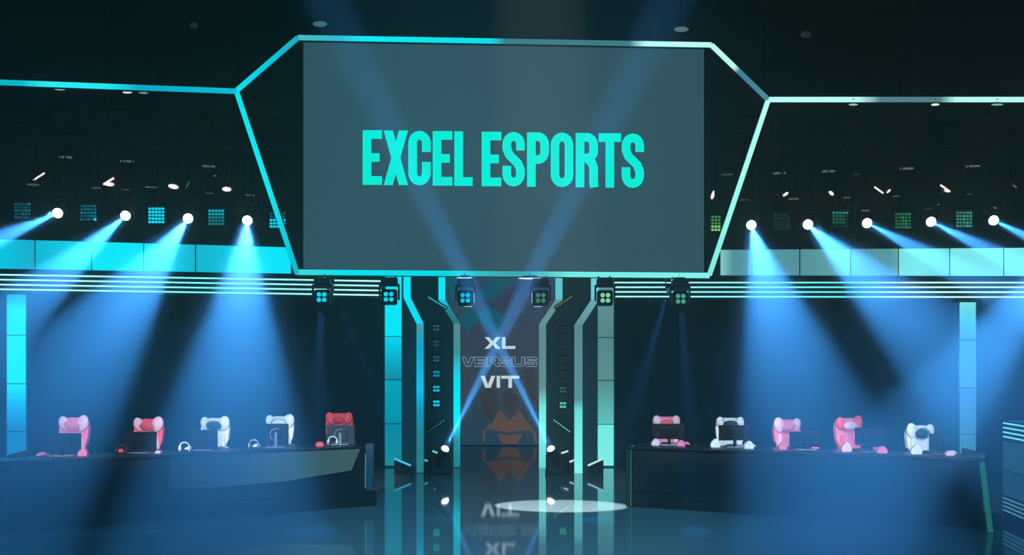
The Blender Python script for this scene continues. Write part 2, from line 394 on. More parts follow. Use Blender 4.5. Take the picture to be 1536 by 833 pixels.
dot_bar((642.5,647.5),(665,631.5),24.1,lambda f:(10+int(10*f),70+int(70*f),90+int(75*f)),7,'dotted light bar slanting at the left portal\'s foot')
dot_bar((834,461),(857,445.5),24.1,lambda f:(112,110,66),8,'yellowish dotted light bar slanting at the right portal\'s top')
dot_bar((831.5,631),(854,647.5),24.1,lambda f:(90,190,160),8,'greenish dotted light bar slanting at the right portal\'s foot')

# ---------------- far entrance screen
FZ=31.6
fs=thing('entrance_screen',P(750,667,FZ),'tall dark video wall at the end of the entrance, listing two teams','screen')
lm=LM(fs); lm.prism([[P(600,380,FZ+.05),P(900,380,FZ+.05),P(900,668.6,FZ+.05),P(600,668.6,FZ+.05)]],(0,.3,0)); lm.make('cabinet',BLACK)
lm=LM(fs); lm.prism([[P(602,382,FZ),P(898,382,FZ),P(898,668,FZ),P(602,668,FZ)]],(0,.03,0)); lm.make('display',emit_ramp([(0,(30,60,82)),(.3,(52,62,74)),(.6,(50,58,78)),(.8,(44,60,88)),(1,(44,74,108))],'Z',1.2))
def emblem(name,polys,col,lift,k=1.2):
    lm=LM(fs)
    for p in polys: lm.prism([[P(x,y,FZ-lift) for x,y in p]],(0,.004,0))
    return lm.make(name,emit(col,k))
emblem('emblem',[[(664,418),(684,418),(704,448),(690,462),(680,452)],[(688,476),(706,458),(722,474),(700,500),(692,486)],[(716,440),(742,418),(772,418),(738,452),(724,450)],[(716,470),(734,458),(762,480),(744,500),(724,490)]],(18,80,98),.02)
emblem('emblem',[[(690,438),(700,434),(724,462),(714,470)],[(742,452),(772,430),(758,470)]],(46,48,80),.024)
emblem('emblem',[[(750,614),(764,632.5),(778,615),(788,629),(797,642),(804,650),(806,665),(802,665),(797,645.5),(785,645.5),(765,649.5),(745,646.5),(730,644),(728,650),(727,663),(724,663),(723.5,648),(730,641),(739,633)],
                 [(744,650.5),(765,653.5),(785,650.5),(775,666),(754,666)]],(92,68,62),.02)
emblem('emblem',[[(718,588),(744,584),(747,604),(738,630),(727,624)],[(754,590),(762,584),(778,598),(776,610),(765,626),(756,612)],[(785,560),(800,545),(806,600),(796,618)]],(52,50,56),.024)
# wide sans capitals
def wide(ch,x0,x1,yt,yb):
    W,H=x1-x0,yb-yt; s=H*.30; v=H*.24
    if ch=='V': l=[[(0,H),(s*1.15,H),(W/2,s*.9),(W-s*1.15,H),(W,H),(W/2+s*.75,0),(W/2-s*.75,0)]]
    elif ch=='I': l=[[(0,0),(W,0),(W,H),(0,H)]]
    elif ch=='T': l=[[(0,H),(0,H-v),(W/2-s/2,H-v),(W/2-s/2,0),(W/2+s/2,0),(W/2+s/2,H-v),(W,H-v),(W,H)]]
    elif ch=='L': l=[[(0,0),(W,0),(W,v),(s,v),(s,H),(0,H)]]
    elif ch=='X': l=[[(0,0),(s*1.3,0),(W/2,H*.36),(W-s*1.3,0),(W,0),(W/2+s*.75,H*.5),(W,H),(W-s*1.3,H),(W/2,H*.64),(s*1.3,H),(0,H),(W/2-s*.75,H*.5)]]
    elif ch=='E': l=[[(0,0),(W,0),(W,v),(s,v),(s,H*.39),(W*.93,H*.39),(W*.93,H*.61),(s,H*.61),(s,H-v),(W,H-v),(W,H),(0,H)]]
    elif ch=='R': l=[[(0,0),(s,0),(s,H*.32),(W*.6,H*.32),(W*.72,0),(W,0),(W*.86,H*.36),(W*.98,H*.52),(W*.98,H*.84),(W*.85,H),(0,H)],[(s,H*.55),(s,H-v),(W*.66,H-v),(W*.7,H*.67),(W*.66,H*.55)]]
    elif ch=='U': l=[[(0,H),(0,H*.25),(W*.15,0),(W*.85,0),(W,H*.25),(W,H),(W-s,H),(W-s,H*.34),(W*.72,v),(W*.28,v),(s,H*.34),(s,H)]]
    elif ch=='S': l=[[(0,H*.34),(0,H*.16),(W*.12,0),(W*.88,0),(W,H*.16),(W,H*.44),(W*.88,H*.58),(s*.9,H*.66),(s*.9,H-v),(W*.72,H-v),(W*.76,H*.7),(W,H*.7),(W,H*.84),(W*.88,H),(W*.12,H),(0,H*.84),(0,H*.58),(W*.1,H*.46),(W-s*.9,H*.38),(W-s*.9,v),(W*.26,v),(W*.22,H*.34)]]
    return [[(x0+p[0],yb-p[1]) for p in lp] for lp in l]
lm=LM(fs)
for g in [wide('X',727,751,506,523.5),wide('L',753,773,506,523.5)]:
    lm.prism([[P(x,y,FZ-.05) for x,y in lp] for lp in g],(0,.005,0))
o=lm.make('lettering',emit((196,212,224),1.3)); o['label']='white XL lettering'
lm=LM(fs)
for g in [wide('V',721,743,564,582),wide('I',745,750,564,582),wide('T',751.5,779,564,582)]:
    lm.prism([[P(x,y,FZ-.05) for x,y in lp] for lp in g],(0,.005,0))
o=lm.make('lettering',emit((196,212,224),1.3)); o['label']='white VIT lettering'
lm=LM(fs)
xs=[693,712,730.5,750,768,787.5,806.5]
for i,ch in enumerate('VERSUS'):
    for lp in wide(ch,xs[i]+.4,xs[i+1]-.8,536,550):
        n=len(lp)
        for j in range(n):
            A,B=P(*lp[j],FZ-.05),P(*lp[(j+1)%n],FZ-.05)
            if (B-A).length<1e-4: continue
            lm.tube(A,B,.0105,n=4,smooth=False)
o=lm.make('lettering',emit((120,146,166),1.4)); o['label']='thin outlined VERSUS lettering'

# ------------------------------------------------------------------ lamps
def aim(d): return Vector(d).normalized().to_track_quat('Z','Y')
LENS=emit((235,250,255),9,True)
BEAM=(.052,.36,1.0)
def spot(par,pos,d,energy,half,color=BEAM,blend=.5,size=.1):
    l=bpy.data.lights.new('beam','SPOT'); l.energy=energy; l.color=color; l.spot_size=2*math.radians(half); l.spot_blend=blend; l.shadow_soft_size=size
    o=bpy.data.objects.new('beam',l); COL.objects.link(o)
    inv=(Matrix.Translation(par.location)).inverted()
    o.parent=par; o.location=inv@Vector(pos); o.rotation_mode='QUATERNION'; o.rotation_quaternion=(-Vector(d)).normalized().to_track_quat('Z','Y')
    return o
def disc(par,pos,d,watt,half,size,color=(.10,.43,1.0)):
    l=bpy.data.lights.new('lens_light','AREA'); l.shape='DISK'; l.size=size; l.spread=2*math.radians(half); l.energy=watt; l.color=color
    o=bpy.data.objects.new('lens_light',l); COL.objects.link(o); o.parent=par
    o.location=Matrix.Translation(par.location).inverted()@Vector(pos); o.rotation_mode='QUATERNION'; o.rotation_quaternion=(-Vector(d)).normalized().to_track_quat('Z','Y')
def moving_head(lens, d, label, group, lensmat, r=.1, up=1, scale=1.0, rod=None):
    """lens: world point of the lens centre, d: beam direction, up=+1 hangs, -1 stands"""
    lens=Vector(lens); d=Vector(d).normalized(); s=scale
    piv=lens-d*.24*s
    t=thing('moving_head_light',piv+Vector((0,0,.42*s*up)) if up>0 else Vector((piv.x,piv.y,0)),label,'stage light',group)
    lm=LM(t); lm.tube(lens-d*.02,lens-d*.12*s,r*1.18,r*1.25,20); lm.tube(lens-d*.12*s,lens-d*.42*s,r*1.25,r*.95,20); lm.tube(lens-d*.42*s,lens-d*.47*s,r*.95,r*.6,20)
    lm.make('head',BODY)
    lm=LM(t); lm.ell(lens-d*.02,(r,r,r*(.75 if up<0 else .3)),24,12,M=d.to_track_quat('Z','Y').to_matrix()); lm.make('lens',lensmat)
    lm=LM(t)
    side=Vector((1,0,0)); z=Vector((0,0,1))*up
    for k in(-1,1):
        lm.box(piv+side*k*.18*s+z*.13*s,(.04*s,.13*s,.34*s)); lm.tube(piv+side*k*.12*s,piv+side*k*.2*s,.05*s)
    lm.box(piv+z*.30*s,(.40*s,.14*s,.05*s)); lm.make('yoke',BODY,bevel=.01)
    lm=LM(t); bz=.38*s
    if up<0:
        hgt=piv.z-.31*s; lm.box((piv.x,piv.y,max(.05,hgt/2)),(.42*s,.34*s,max(.08,hgt)))
    else: lm.box(piv+z*bz,(.36*s,.3*s,.12*s))
    lm.make('base',BODY,bevel=.015)
    if up>0:
        lm=LM(t); top=rod if rod is not None else piv.z+.8
        for k in(-.1,.1): lm.tube(piv+Vector((k*s,0,.42*s)),Vector((piv.x+k*s,piv.y,top)),.018,n=8)
        lm.make('hanging_clamp',STEEL)
    return t
TRUSS_L=((-140,21.9),(440,22.9)); TRUSS_R=((1060,22.9),(1660,22.3))
TH=7.5   # height of the wing truss
# aim: pixel and depth of a point on the beam axis ; half angle ; energy
EB=45000
beams=[
 (86,320,(-330,500,13.5),3.2,1.0,'leftmost wing lamp, beam leaving the picture at left'),
 (188,324,(-95,575,13.0),3.5,1.0,'second wing lamp from left, beam falling steeply left'),
 (282,328,(15,695,9.6),3.5,1.0,'third wing lamp from left, beam falling over the left desk'),
 (371,331,(337,790,8.0),3.0,1.0,'wing lamp nearest the screen on the left, beam almost upright'),
 (1127,338,(1250,790,8.0),3.05,.85,'wing lamp nearest the screen on the right, star shaped glare'),
 (1212,337,(1545,650,9.0),2.9,.95,'second wing lamp right of the screen, beam falling right'),
 (1301,335,(1640,512,14.5),3.0,.8,'third wing lamp right of the screen'),
 (1397,333,(1710,487,15.5),3.0,.8,'fourth wing lamp right of the screen'),
 (1491,331,(1800,478,16),3.0,.8,'rightmost wing lamp in the picture'),
 (1640,329,(1250,810,9.0),2.3,1.3,'wing lamp beyond the right edge, beam crossing back leftwards'),
]
for x,y,(ax,ay,az),half,e,lab in beams:
    pl=TRUSS_L if x<768 else TRUSS_R; z=zl(x,*pl)-.45
    az*=.88; half*=.95; L=P(x,y,z); D=P(ax,ay,az)-L
    t=moving_head(L,D,'black moving head, '+lab,'beam lamps along the wing trusses',LENS,r=.105,rod=TH-.17)
    spot(t,L+D.normalized()*.05,D,EB*e,half,size=.02); disc(t,L+D.normalized()*.035,D,5*e,half*1.4,.19)
# floor lamps of the crossing beams
for x,ax,lab in ((668,880,'left of the entrance, beam crossing up to the right'),(826,615,'right of the entrance, beam crossing up to the left')):
    L=P(x,673,22.6); D=P(ax,250,19.2)-L
    t=moving_head(L,D,'floor standing moving head '+lab,'floor lamps at the entrance',LENS,r=.088,up=-1)
    spot(t,L+D.normalized()*.085,D,175000,2.7,size=.02); disc(t,L+D.normalized()*.07,D,30,3.6,.16)
# hanging wash lamps under the screen: square head with four lenses
def wash(x,y,z,col,label,e=0,target=None,half=3,hl=False):
    c=P(x,y,z); t=thing('wash_light',c+Vector((0,0,.38)),label,'stage light','four-lens lamps hanging below the screen')
    lm=LM(t); lm.box(c+Vector((0,.1,.0)),(.33,.22,.33)); lm.make('head',BODY,bevel=.05,seg=3)
    for dx in(-.056,.056):
        for dz in(-.056,.056):
            lm=LM(t); lm.tube(c+Vector((dx,-.012,dz)),c+Vector((dx,.02,dz)),.047,n=14); lm.make('lens',emit(col,1.35))
    lm=LM(t)
    for k in(-1,1): lm.box(c+Vector((k*.2,.1,.1)),(.035,.1,.32))
    lm.box(c+Vector((0,.1,.25)),(.43,.12,.05)); lm.make('yoke',BODY,bevel=.01)
    lm=LM(t); lm.box(c+Vector((0,.1,.34)),(.34,.24,.14)); lm.tube(c+Vector((-.12,.12,.38)),c+Vector((-.12,.30,.47)),.025); lm.tube(c+Vector((.12,.12,.38)),c+Vector((.12,.30,.47)),.025); lm.make('hanging_base',BODY,bevel=.02)
    if hl:
        lm=LM(t); k=hl; lm.box(c+Vector((k*.185,-.02,0)),(.012,.02,.2)); lm.box(c+Vector((k*.06,-.02,-.185)),(.16,.02,.012)); lm.make('edge_light',emit((170,225,235),1.2))
    if e:
        D=P(*target)-c; s=c+D.normalized()*.35; spot(t,s,D,e*3.5,half,(.05,.25,1.0),size=.06)
    return t
wash(482.5,446,20.9,(0,205,232),'four-lens lamp far left of the hanging row, glowing blue',650,(470,760,15),3.2)
wash(583,445.5,20.9,(0,205,232),'four-lens lamp before the turquoise column, glowing blue',0)
wash(698,447,20.9,(0,180,220),'four-lens lamp at the left of the entrance, glowing blue',0,hl=1)
wash(811,447,20.9,(60,110,105),'four-lens lamp at the right of the entrance, dull green',0,hl=-1)
wash(908,447,20.9,(120,200,150),'four-lens lamp before the grey column, pale green',0)
wash(1021,448.5,20.9,(70,150,120),'four-lens lamp far right of the hanging row, pale green',900,(1043,760,15),2.2)
# two slim beam lamps tucked behind the row
for x,ax,e,lab in ((497,640,700,'left'),(1003,905,1000,'right')):
    L=P(x,436,21.2); D=P(ax,760,16)-L
    t=moving_head(L,D,'small moving head behind the hanging row at its far '+lab,'small beam lamps behind the hanging row',emit((60,90,110),1),r=.06,scale=.45,rod=L.z+.24)
    spot(t,L+D.normalized()*.1,D,e*4,2.6,(.05,.25,1.0),size=.05)

# LED matrix lamps between the beam lamps
def matrix(x,y,z,colf,label,rod=TH-.17):
    c=P(x,y,z); t=thing('matrix_lamp',c+Vector((0,0,.25)),label,'stage light','square matrix lamps along the wing trusses')
    s=.37; lm=LM(t); lm.box(c+Vector((0,.09,0)),(s+.05,.12,s+.05)); lm.make('housing',BODY,bevel=.012)
    st=s/5
    for i in range(5):
        for j in range(5):
            col=colf(i,j)
            lm=LM(t); p=c+Vector(((i-2)*st,.02,(2-j)*st)); lm.box(p,(st*.82,.03,st*.72)); lm.make('led_cell',emit(col,1.3,False),bevel=.012,seg=1)
    lm=LM(t)
    for k in(-1,1): lm.box(c+Vector((k*.225,.09,.1)),(.02,.05,.3))
    lm.box(c+Vector((0,.09,.255)),(.47,.05,.02)); lm.tube(c+Vector((0,.09,.26)),Vector((c.x,c.y+.09,rod)),.02,n=8); lm.make('mounting_bracket',STEEL)
    return t
def mc(base,var=.25,special=None):
    def f(i,j):
        if special and special(i,j): return special(i,j)
        q=1+var*(random.random()*2-1); return tuple(int(max(0,min(255,k*q))) for k in base)
    return f
ML=[(33,316,mc((12,78,90),.35),'dim teal square matrix lamp, leftmost'),
    (132,319,mc((10,92,105),.3,lambda i,j:(0,215,240) if (i,j)==(4,4) else None),'dim teal square matrix lamp with one bright corner cell'),
    (234,323,mc((0,215,245),.06),'fully lit turquoise square matrix lamp'),
    (324,326,lambda i,j:[(0,165,190),(0,150,172),(10,120,130),(15,105,112),(15,112,118)][j],'half bright teal square matrix lamp left of the upright beam'),
    (416,330,lambda i,j:(8,70,85) if j<2 else (0,205,235),'square matrix lamp half lit behind the slanting left bar')]
MR=[(1074,335,lambda i,j:(8,24,20) if i>3 or i==0 else (120,190,100) if j>2 else (60,120,70),'yellow green square matrix lamp between video wall and slanting bar'),
    (1173,332,mc((6,36,32),.3),'almost dark green matrix lamp beside the star shaped glare'),
    (1261,329,lambda i,j:(30,120,100) if j<1 else (18,85,62) if j<4 and i<4 else (8,36,34),'dark green matrix lamp lit along its top rows'),
    (1355,331,mc((26,98,66),.3),'evenly lit dark green matrix lamp in mid right wing'),
    (1447,329,mc((50,128,112),.15),'pale green matrix lamp, rightmost')]
for x,y,f,lab in ML: matrix(x,y,zl(x,*TRUSS_L)-.15,f,lab)
for x,y,f,lab in MR: matrix(x,y,zl(x,*TRUSS_R)-.15,f,lab)

# trusses
def truss(A,B,size,label,hang=None,n=None):
    A,B=Vector(A),Vector(B); t=thing('lighting_truss',(A+B)/2,label,'truss'); d=(B-A).normalized(); L=(B-A).length
    u=Vector((-d.y,d.x,0)).normalized()*size/2; w=Vector((0,0,size/2)); r=.022
    cs=[u+w,u-w,-u-w,-u+w]
    for c in cs:
        lm=LM(t); lm.tube(A+c,B+c,r,n=8); lm.make('chord',STEEL)
    lm=LM(t); n=n or max(4,int(L/size)); 
    for i in range(n):
        p,q=A+d*(L*i/n),A+d*(L*(i+1)/n)
        for a,b_ in((0,1),(3,2),(0,3),(1,2)):
            c0,c1=(cs[a],cs[b_]) if i%2 else (cs[b_],cs[a]); lm.tube(p+c0,q+c1,r*.55,n=6,caps=False)
    lm.make('lacing',STEEL)
    if hang:
        for f in(.15,.5,.85):
            lm=LM(t); p=A+d*L*f; lm.tube(p,Vector((p.x,p.y,11.5)),.012,n=6); lm.make('hanging_cable',BLACK)
    return t
def tr2(pl,x0,x1,h,dz,label,size=.3):
    a=P(x0,HY,zl(x0,*pl)+dz); b_=P(x1,HY,zl(x1,*pl)+dz); a.z=b_.z=h
    return truss(a,b_,size,label,True)
tr2(TRUSS_L,-120,430,TH,-.3,'dark lighting truss over the left wing lamps')
tr2(TRUSS_R,1068,1680,TH,-.3,'dark lighting truss over the right wing lamps')
tr2(TRUSS_L,-120,440,8.3,1.0,'rear dark truss high on the left wing')
tr2(TRUSS_R,1060,1650,8.3,1.0,'rear dark truss high on the right wing')
truss((-4.4,22.6,8.0),(4.6,22.6,8.0),.4,'black truss carrying the video wall and its frame',True)

# fresnels aimed sideways: lit face seen as a small slanting ellipse
WHITE=emit((235,228,225),1.5,False); DIMW=emit((110,112,116),1.1,False)
def fresnel(x,y,z,ang,w,h,label,door=None,m=WHITE,top=7.0):
    """lit lens ellipse w x h px, tilted ang in the picture plane ; door: second bright flap"""
    c=P(x,y,z); t=thing('fresnel_lamp',c+Vector((0,0,.2)),label,'stage light','white lamps on the rear trusses')
    s=z/F; R=Matrix.Rotation(math.radians(ang),3,'Y')
    lm=LM(t); lm.ell(c,(w*s/2,.03,h*s/2),18,8,M=R); lm.make('lens',m)
    lm=LM(t); lm.tube(c+Vector((0,.04,.02)),c+Vector((0,.34,.08)),.13,.11,16); lm.make('body',BODY)
    lm=LM(t); lm.tube(c+Vector((0,.2,.1)),Vector((c.x,c.y+.2,top)),.015,n=6); lm.box(c+Vector((0,.2,.17)),(.26,.05,.03)); lm.make('mounting_bracket',STEEL)
    if door:
        a,b_,wd=door; A,B=P(*a,z-.03),P(*b_,z-.03); d=B-A; M=d.to_track_quat('X','Z').to_matrix()
        lm=LM(t); lm.box((A+B)/2,(d.length,.012,wd*s),M); lm.make('lit_barn_door',m)  # flap glows by itself, standing in for lamp light falling on it
    return t
fz=22.9
fresnel(50,278,fz,-35,5,2.5,'white lamp at far left with one long bright flap',((50,270.5),(67,259.5),2.4),top=8.16)
fresnel(164,276.5,fz,5,15,6,'white lamp second from left, bright face and flap',((155,277),(171,267),3.0),top=8.16)
fresnel(260,280,fz,12,16,7,'white oval lamp between second and third wing lamp',top=8.16)
fresnel(340,284,fz,5,14,7,'white oval lamp left of the upright beam',top=8.16)
fresnel(281.5,277.5,fz,-62,14,1.2,'thin sideways lamp beside the white oval one',m=emit((60,100,108),1.1,False),top=8.16)
fresnel(322,264.5-.5,fz,0,4,1.5,'tiny glint lamp under the rear left truss',m=DIMW,top=8.16)
fresnel(1069.5,292.5,fz,-72,14,5,'white lamp between the video wall and the slanting right bar',top=8.16)
fresnel(1178.5,291.5,fz,-35,10,4,'white lamp beside the slanting right bar',top=8.16)
fresnel(1247,290,fz,40,9,5,'small square looking white lamp right of the star shaped glare',top=8.16)
fresnel(1333,287,fz,-45,8,3,'white lamp with a long flap making a V',((1311.5,280.5),(1325,290),2.4),top=8.16)
fresnel(1421,286.5,fz,10,10,4,'white lamp above the rightmost glare, flap slanting down',((1410.5,277.5),(1424,287),2.6),top=8.16)
fresnel(1522,279.5,fz,35,8,1.8,'dim lamp near the right edge',m=DIMW,top=8.16)
fresnel(1285,311,fz-.25,-15,6,3,'tiny white lamp above the third right beam',top=7.34)
fresnel(1405,307,fz-.25,-12,7,2.4,'tiny white lamp above the fourth right beam',top=7.34)
fresnel(1494,312.5,fz-.25,30,8,2,'tiny dim lamp above the rightmost glare',m=DIMW,top=7.34)
fresnel(103.5,294.5,fz-.25,15,7,2.5,'tiny white lamp above the leftmost beam lamp',top=7.34)
fresnel(427.5,321,fz+.35,70,8,4,'tiny turquoise lamp behind the slanting left bar',m=emit((60,210,215),1.2,False),top=7.34)
# glints on rig fixtures, built as short dim glowing strips
def glint_strip(x,y,w,h,z,col,label,top):
    c=P(x,y,z); t=thing('fixture_glint',c,label,'lamp','short dim glints on the rear trusses'); s=z/F
    tilt=-.04 if x>768 else .045; M=Matrix.Rotation(tilt,3,'Y')
    lm=LM(t); lm.box(c+Vector((0,.05,.02)),(w*s+.04,.09,h*s+.05),M); lm.make('housing',BODY)
    lm=LM(t); lm.box(c,(w*s,.015,h*s),M); lm.make('tube',emit(col,1.1,False))
    lm=LM(t); lm.tube(c+Vector((0,.05,.03)),Vector((c.x,c.y+.05,top)),.012,n=6); lm.make('mounting_bracket',STEEL)
    return t
for x,y,w,h,col,w_ in [(99.5,236,21,3,(88,96,100),'upper strip above the leftmost beams'),(190.5,242,20,3,(88,96,100),'upper strip second from left'),(313,249.5,19,3,(80,88,92),'upper strip nearest the left slanting bar'),
    (49.5,277,18,2.4,(70,78,82),'lower strip at far left'),(144,282,13,2,(70,78,82),'lower strip beside the flap lamp'),(187.5,284.5,12,1.8,(60,72,78),'lower strip right of the flap lamp'),
    (228,281,20,1.8,(80,90,92),'lower strip under the dark round rig'),(90,299.5,13,1.6,(55,65,70),'lowest strip above the leftmost glare'),(314,290,10,1.6,(70,78,82),'lower strip left of the oval lamp'),
    (374.5,293,14,1.8,(75,84,88),'lower strip above the upright beam'),
    (1091,262,18,2.4,(60,68,70),'upper strip behind the slanting right bar'),(1169,260,19,3,(88,96,94),'upper strip first right of the slanting bar'),(1243,257,19,3,(88,96,94),'upper strip second right of the slanting bar'),
    (1360,253,20,2.8,(95,102,100),'upper strip third right of the slanting bar'),(1459.5,249.5,21,2.6,(95,102,100),'upper strip nearest the right edge'),(1285,261.5,10,1.8,(55,62,62),'tiny upper strip between two longer ones'),
    (1117,300,14,2,(60,68,70),'lower strip right of the slanting bar'),(1190.5,298.5,15,2.2,(80,88,86),'lower strip beside a white lamp'),(1270,296.5,11,2,(75,82,80),'lower strip in mid right wing'),
    (1344,294.5,10,1.8,(70,78,76),'lower strip under the V shaped lamp'),(1298,316,12,1.8,(90,98,92),'lowest strip above the third right glare'),(1454,291.5,8,1.8,(50,58,56),'lower strip near the right edge'),
    (1394,313,12,1.6,(70,80,74),'lowest strip above the fourth right glare')]:
    up=y<270
    glint_strip(x,y,w,h,(zl(x,*(TRUSS_L if x<768 else TRUSS_R))+ (1.0 if up else .3 if x<60 else .8)),col,'short dim glint, '+w_,8.16)
# glints under the frame bars, built as small glowing lamps; also ceiling discs
def glow_disc(x,y,w,h,z,col,label,top,group,k=1.3):
    c=P(x,y,z); t=thing('glow_disc',c,label,'lamp',group); s=z/F
    lm=LM(t); lm.ell(c,(w*s/2,min(.05,w*s*.4),h*s/2),20,8); lm.make('lens',emit(col,k,False))
    lm=LM(t); cc=c+Vector((0,.08,h*s*.2)); lm.tube(cc,cc+Vector((0,0,.05)),w*s*.4,w*s*.3,20); lm.make('can',BLACK)
    lm=LM(t); lm.tube(c+Vector((0,0,.1)),Vector((c.x,c.y,top)),.012,n=6); lm.make('hanging_rod',BLACK)
    return t
for x,y,w,h,c,lab in [(90,134,16,2.4,(150,190,190),'under the left wing bar, nearer the edge'),(191,138.5,14,3,(215,235,225),'under the left wing bar, brighter one'),
    (215,139.5,14,2,(110,135,135),'under the left wing bar, dim one to its right'),(1280,157,14,2.4,(150,190,190),'under the right wing bar, nearest the screen'),
    (1403,157,12,3,(225,245,235),'under the right wing bar, brighter middle one'),(1496,157,18,2.4,(110,170,170),'under the right wing bar, near the edge')]:
    z=20.9; glow_disc(x,y,w,h,z,c,'small white glint '+lab,P(x,y-9,z).z,'glints under the wing bars')
for x,y,w,h,z,c,lab in [(480,36,22,8,20,(62,110,118),'mesh faced disc lamp above the frame\'s top left corner'),(1022,44,22,8,20,(82,110,115),'mesh faced disc lamp above the frame\'s top right corner'),
    (291,38,12,9,20,(30,38,42),'faint round lamp high on the left'),(1209,52,16,10,20,(34,42,44),'faint round lamp high on the right')]:
    glow_disc(x,y,w,h,z,c,lab,11.5,'round lamps under the ceiling',1.1)
for x,y,w,lab in [(697,417,24,'left of the entrance axis'),(795,417.5,36,'right of the entrance axis'),(487,417.5,16,'over the far left hanging lamp'),(1019,420,26,'over the far right hanging lamp')]:
    glow_disc(x,y+.3,w,2.6,20.95,(225,250,245),'flat white glow under the bottom frame bar, '+lab,P(x,414,21.2).z,'glows under the bottom frame bar',1.4)

# ------------------------------------------------------------------ floor fixtures at the portal's foot
def floor_bar(a,b,z,col,label,depth=.35,k=1.4):
    A,B=P(*a,z),P(*b,z); t=thing('floor_light_bar',Vector(((A.x+B.x)/2,z,0)),label,'light bar','slanting bars on wedges at the portal foot')
    lm=LM(t); lo=[Vector((A.x,z+.05,0)),Vector((B.x,z+.05,0)),Vector((B.x,z+.05,B.z-.02)),Vector((A.x,z+.05,A.z-.02))]
    lm.prism([lo],(0,depth,0)); lm.make('wedge_case',BODY)
    d=B-A; M=d.to_track_quat('X','Z').to_matrix()
    lm=LM(t); lm.box((A+B)/2+Vector((0,.04,0)),(d.length,.08,.035),M); lm.make('tube',emit(col,k))
    return t
floor_bar((591,688.5),(616,699),22.6,(60,190,225),'blue bar on a dark wedge at the left portal foot')
floor_bar((648.5,677),(656,680),23.6,(80,200,205),'short turquoise bar beside the left floor lamp')
floor_bar((636.5,690.5),(641.5,692.5),23.2,(60,170,185),'tiny turquoise bar beside the left portal strip')
floor_bar((842,680.5),(852.5,677),23.6,(200,225,220),'short white bar beside the right floor lamp')
floor_bar((854.5,693.5),(861,691),23.2,(200,225,220),'tiny white bar beside the right portal strip')
floor_bar((882,699),(905.5,688.5),22.6,(175,225,225),'white bar on a dark wedge at the right portal foot')

# ------------------------------------------------------------------ desks
RIS=.25; DH=1.04
def desk(ax,az,bx,bz,label,front=None,ends=None):
    """ax,az near... front edge runs from pixel ax at depth az to pixel bx at depth bz (left to right)"""
    A=P(ax,HY,az); B=P(bx,HY,bz); A.z=B.z=0
    d=(B-A).normalized(); bk=Vector((-d.y,d.x,0)); bk=bk if bk.y>0 else -bk
    up=Vector((0,0,1)); L=(B-A).length
    M=Matrix((d,bk,up)).transposed()
    mid=(A+B)/2
    pf=MB(); ea=.25 if ax<0 else 0; pf.prism([[A-d*ea,B+d*.25,B+d*.25+bk*2.3,A-d*ea+bk*2.3]],(0,0,RIS)); pf.make('platform',BLACK); o=bpy.data.objects[-1] if False else None
    t=thing('gaming_desk',mid+up*RIS,label,'desk')
    lm=LM(t); lm.box(mid+bk*.42+up*(DH-.02),(L+.06,.88,.045),M); lm.make('desk_top',mat('desk_top_black',(22,26,30),.35),bevel=.008)
    lm=LM(t); lm.box(mid+bk*.06+up*((RIS+DH-.045)/2),(L,.04,DH-.055-RIS),M); lm.make('front_panel',mat('desk_front_black',(12,20,24),.45))
    for k,p in((0,A),(1,B)):
        lm=LM(t); lm.box(p+bk*.44+up*((RIS+DH-.045)/2)+d*(.02 if k==0 else -.02),(.04,.76,DH-.055-RIS),M); lm.make('side_panel',TEALP)
    return t,A,B,d,bk,M
dl,A,B,d,bk,M=desk(-70,13.9,545,17.2,'long black gaming desk on the left with a pale front panel','l')
LD=(A,B,d,bk,M)
# pale tapered fascia near the inner end of the left desk
def on_line(A,d,px,off=0,bk=Vector((0,0,0))):
    """point on the line A + s d (shifted back by off) seen in column px"""
    A2=A+bk*off; k=(px-CX)/F
    s=(k*A2.y-A2.x)/(d.x-k*d.y); return A2+d*s
def fpt(D,px,py,off):
    A,B,d,bk,M=D; p=on_line(A,d,px,off,bk); return Vector((p.x,p.y,CAMH+(HY-py)*p.y/F))
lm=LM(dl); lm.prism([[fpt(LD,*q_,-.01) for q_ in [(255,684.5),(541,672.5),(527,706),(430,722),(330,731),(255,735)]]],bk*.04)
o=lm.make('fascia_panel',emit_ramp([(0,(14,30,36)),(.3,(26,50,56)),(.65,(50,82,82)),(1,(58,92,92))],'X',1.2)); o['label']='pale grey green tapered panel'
# end post of the left desk
p=P(555,HY,17.5); lm=LM(dl)
lm.box((p.x,p.y,(DH+RIS)/2+.02),(.13,.13,DH-RIS+.02)); lm.make('end_post',mat('slate_post',(40,66,80),.4))
lm=LM(dl); lm.box((p.x-.07,p.y-.07,.60),(.012,.012,.6)); lm.make('edge_light',emit((90,140,140),1.1))
dr,A,B,d,bk,M=desk(946,17.2,1474,14.75,'long black gaming desk on the right with green glowing ends')
RD=(A,B,d,bk,M)
pr=bpy.data.objects['platform.001']
def green(par,lo,hi,first):
    hh=(lo+hi)/2; k=hi-lo
    lm=LM(par); lm.box(A+Vector((-.055,-.02,hh)),(.05,.05,k)); o=lm.make('edge_light',emit((16,58,50),1.1)); o['label']='dim green edge light'
    lm=LM(par); lm.box(A+Vector((.0,-.035,hh)),(.012,.012,k)); lm.make('edge_light',emit((70,120,112),1.1))
    q0,q1=fpt(RD,1473,695,-.05),fpt(RD,1484,784,-.35)
    f=lambda z:q0.lerp(q1,(q0.z-z)/(q0.z-q1.z))
    lm=LM(par); lm.tube(f(hi),f(lo),.04,n=8); o=lm.make('edge_light',emit((26,98,80),1.1)); o['label']='leaning green edge light'
green(dr,RIS+.006,DH-.06,True)
green(pr,.02,RIS-.004,False)
for o in list(bpy.data.objects):
    if o.name.startswith('platform'):
        o['category']='platform'
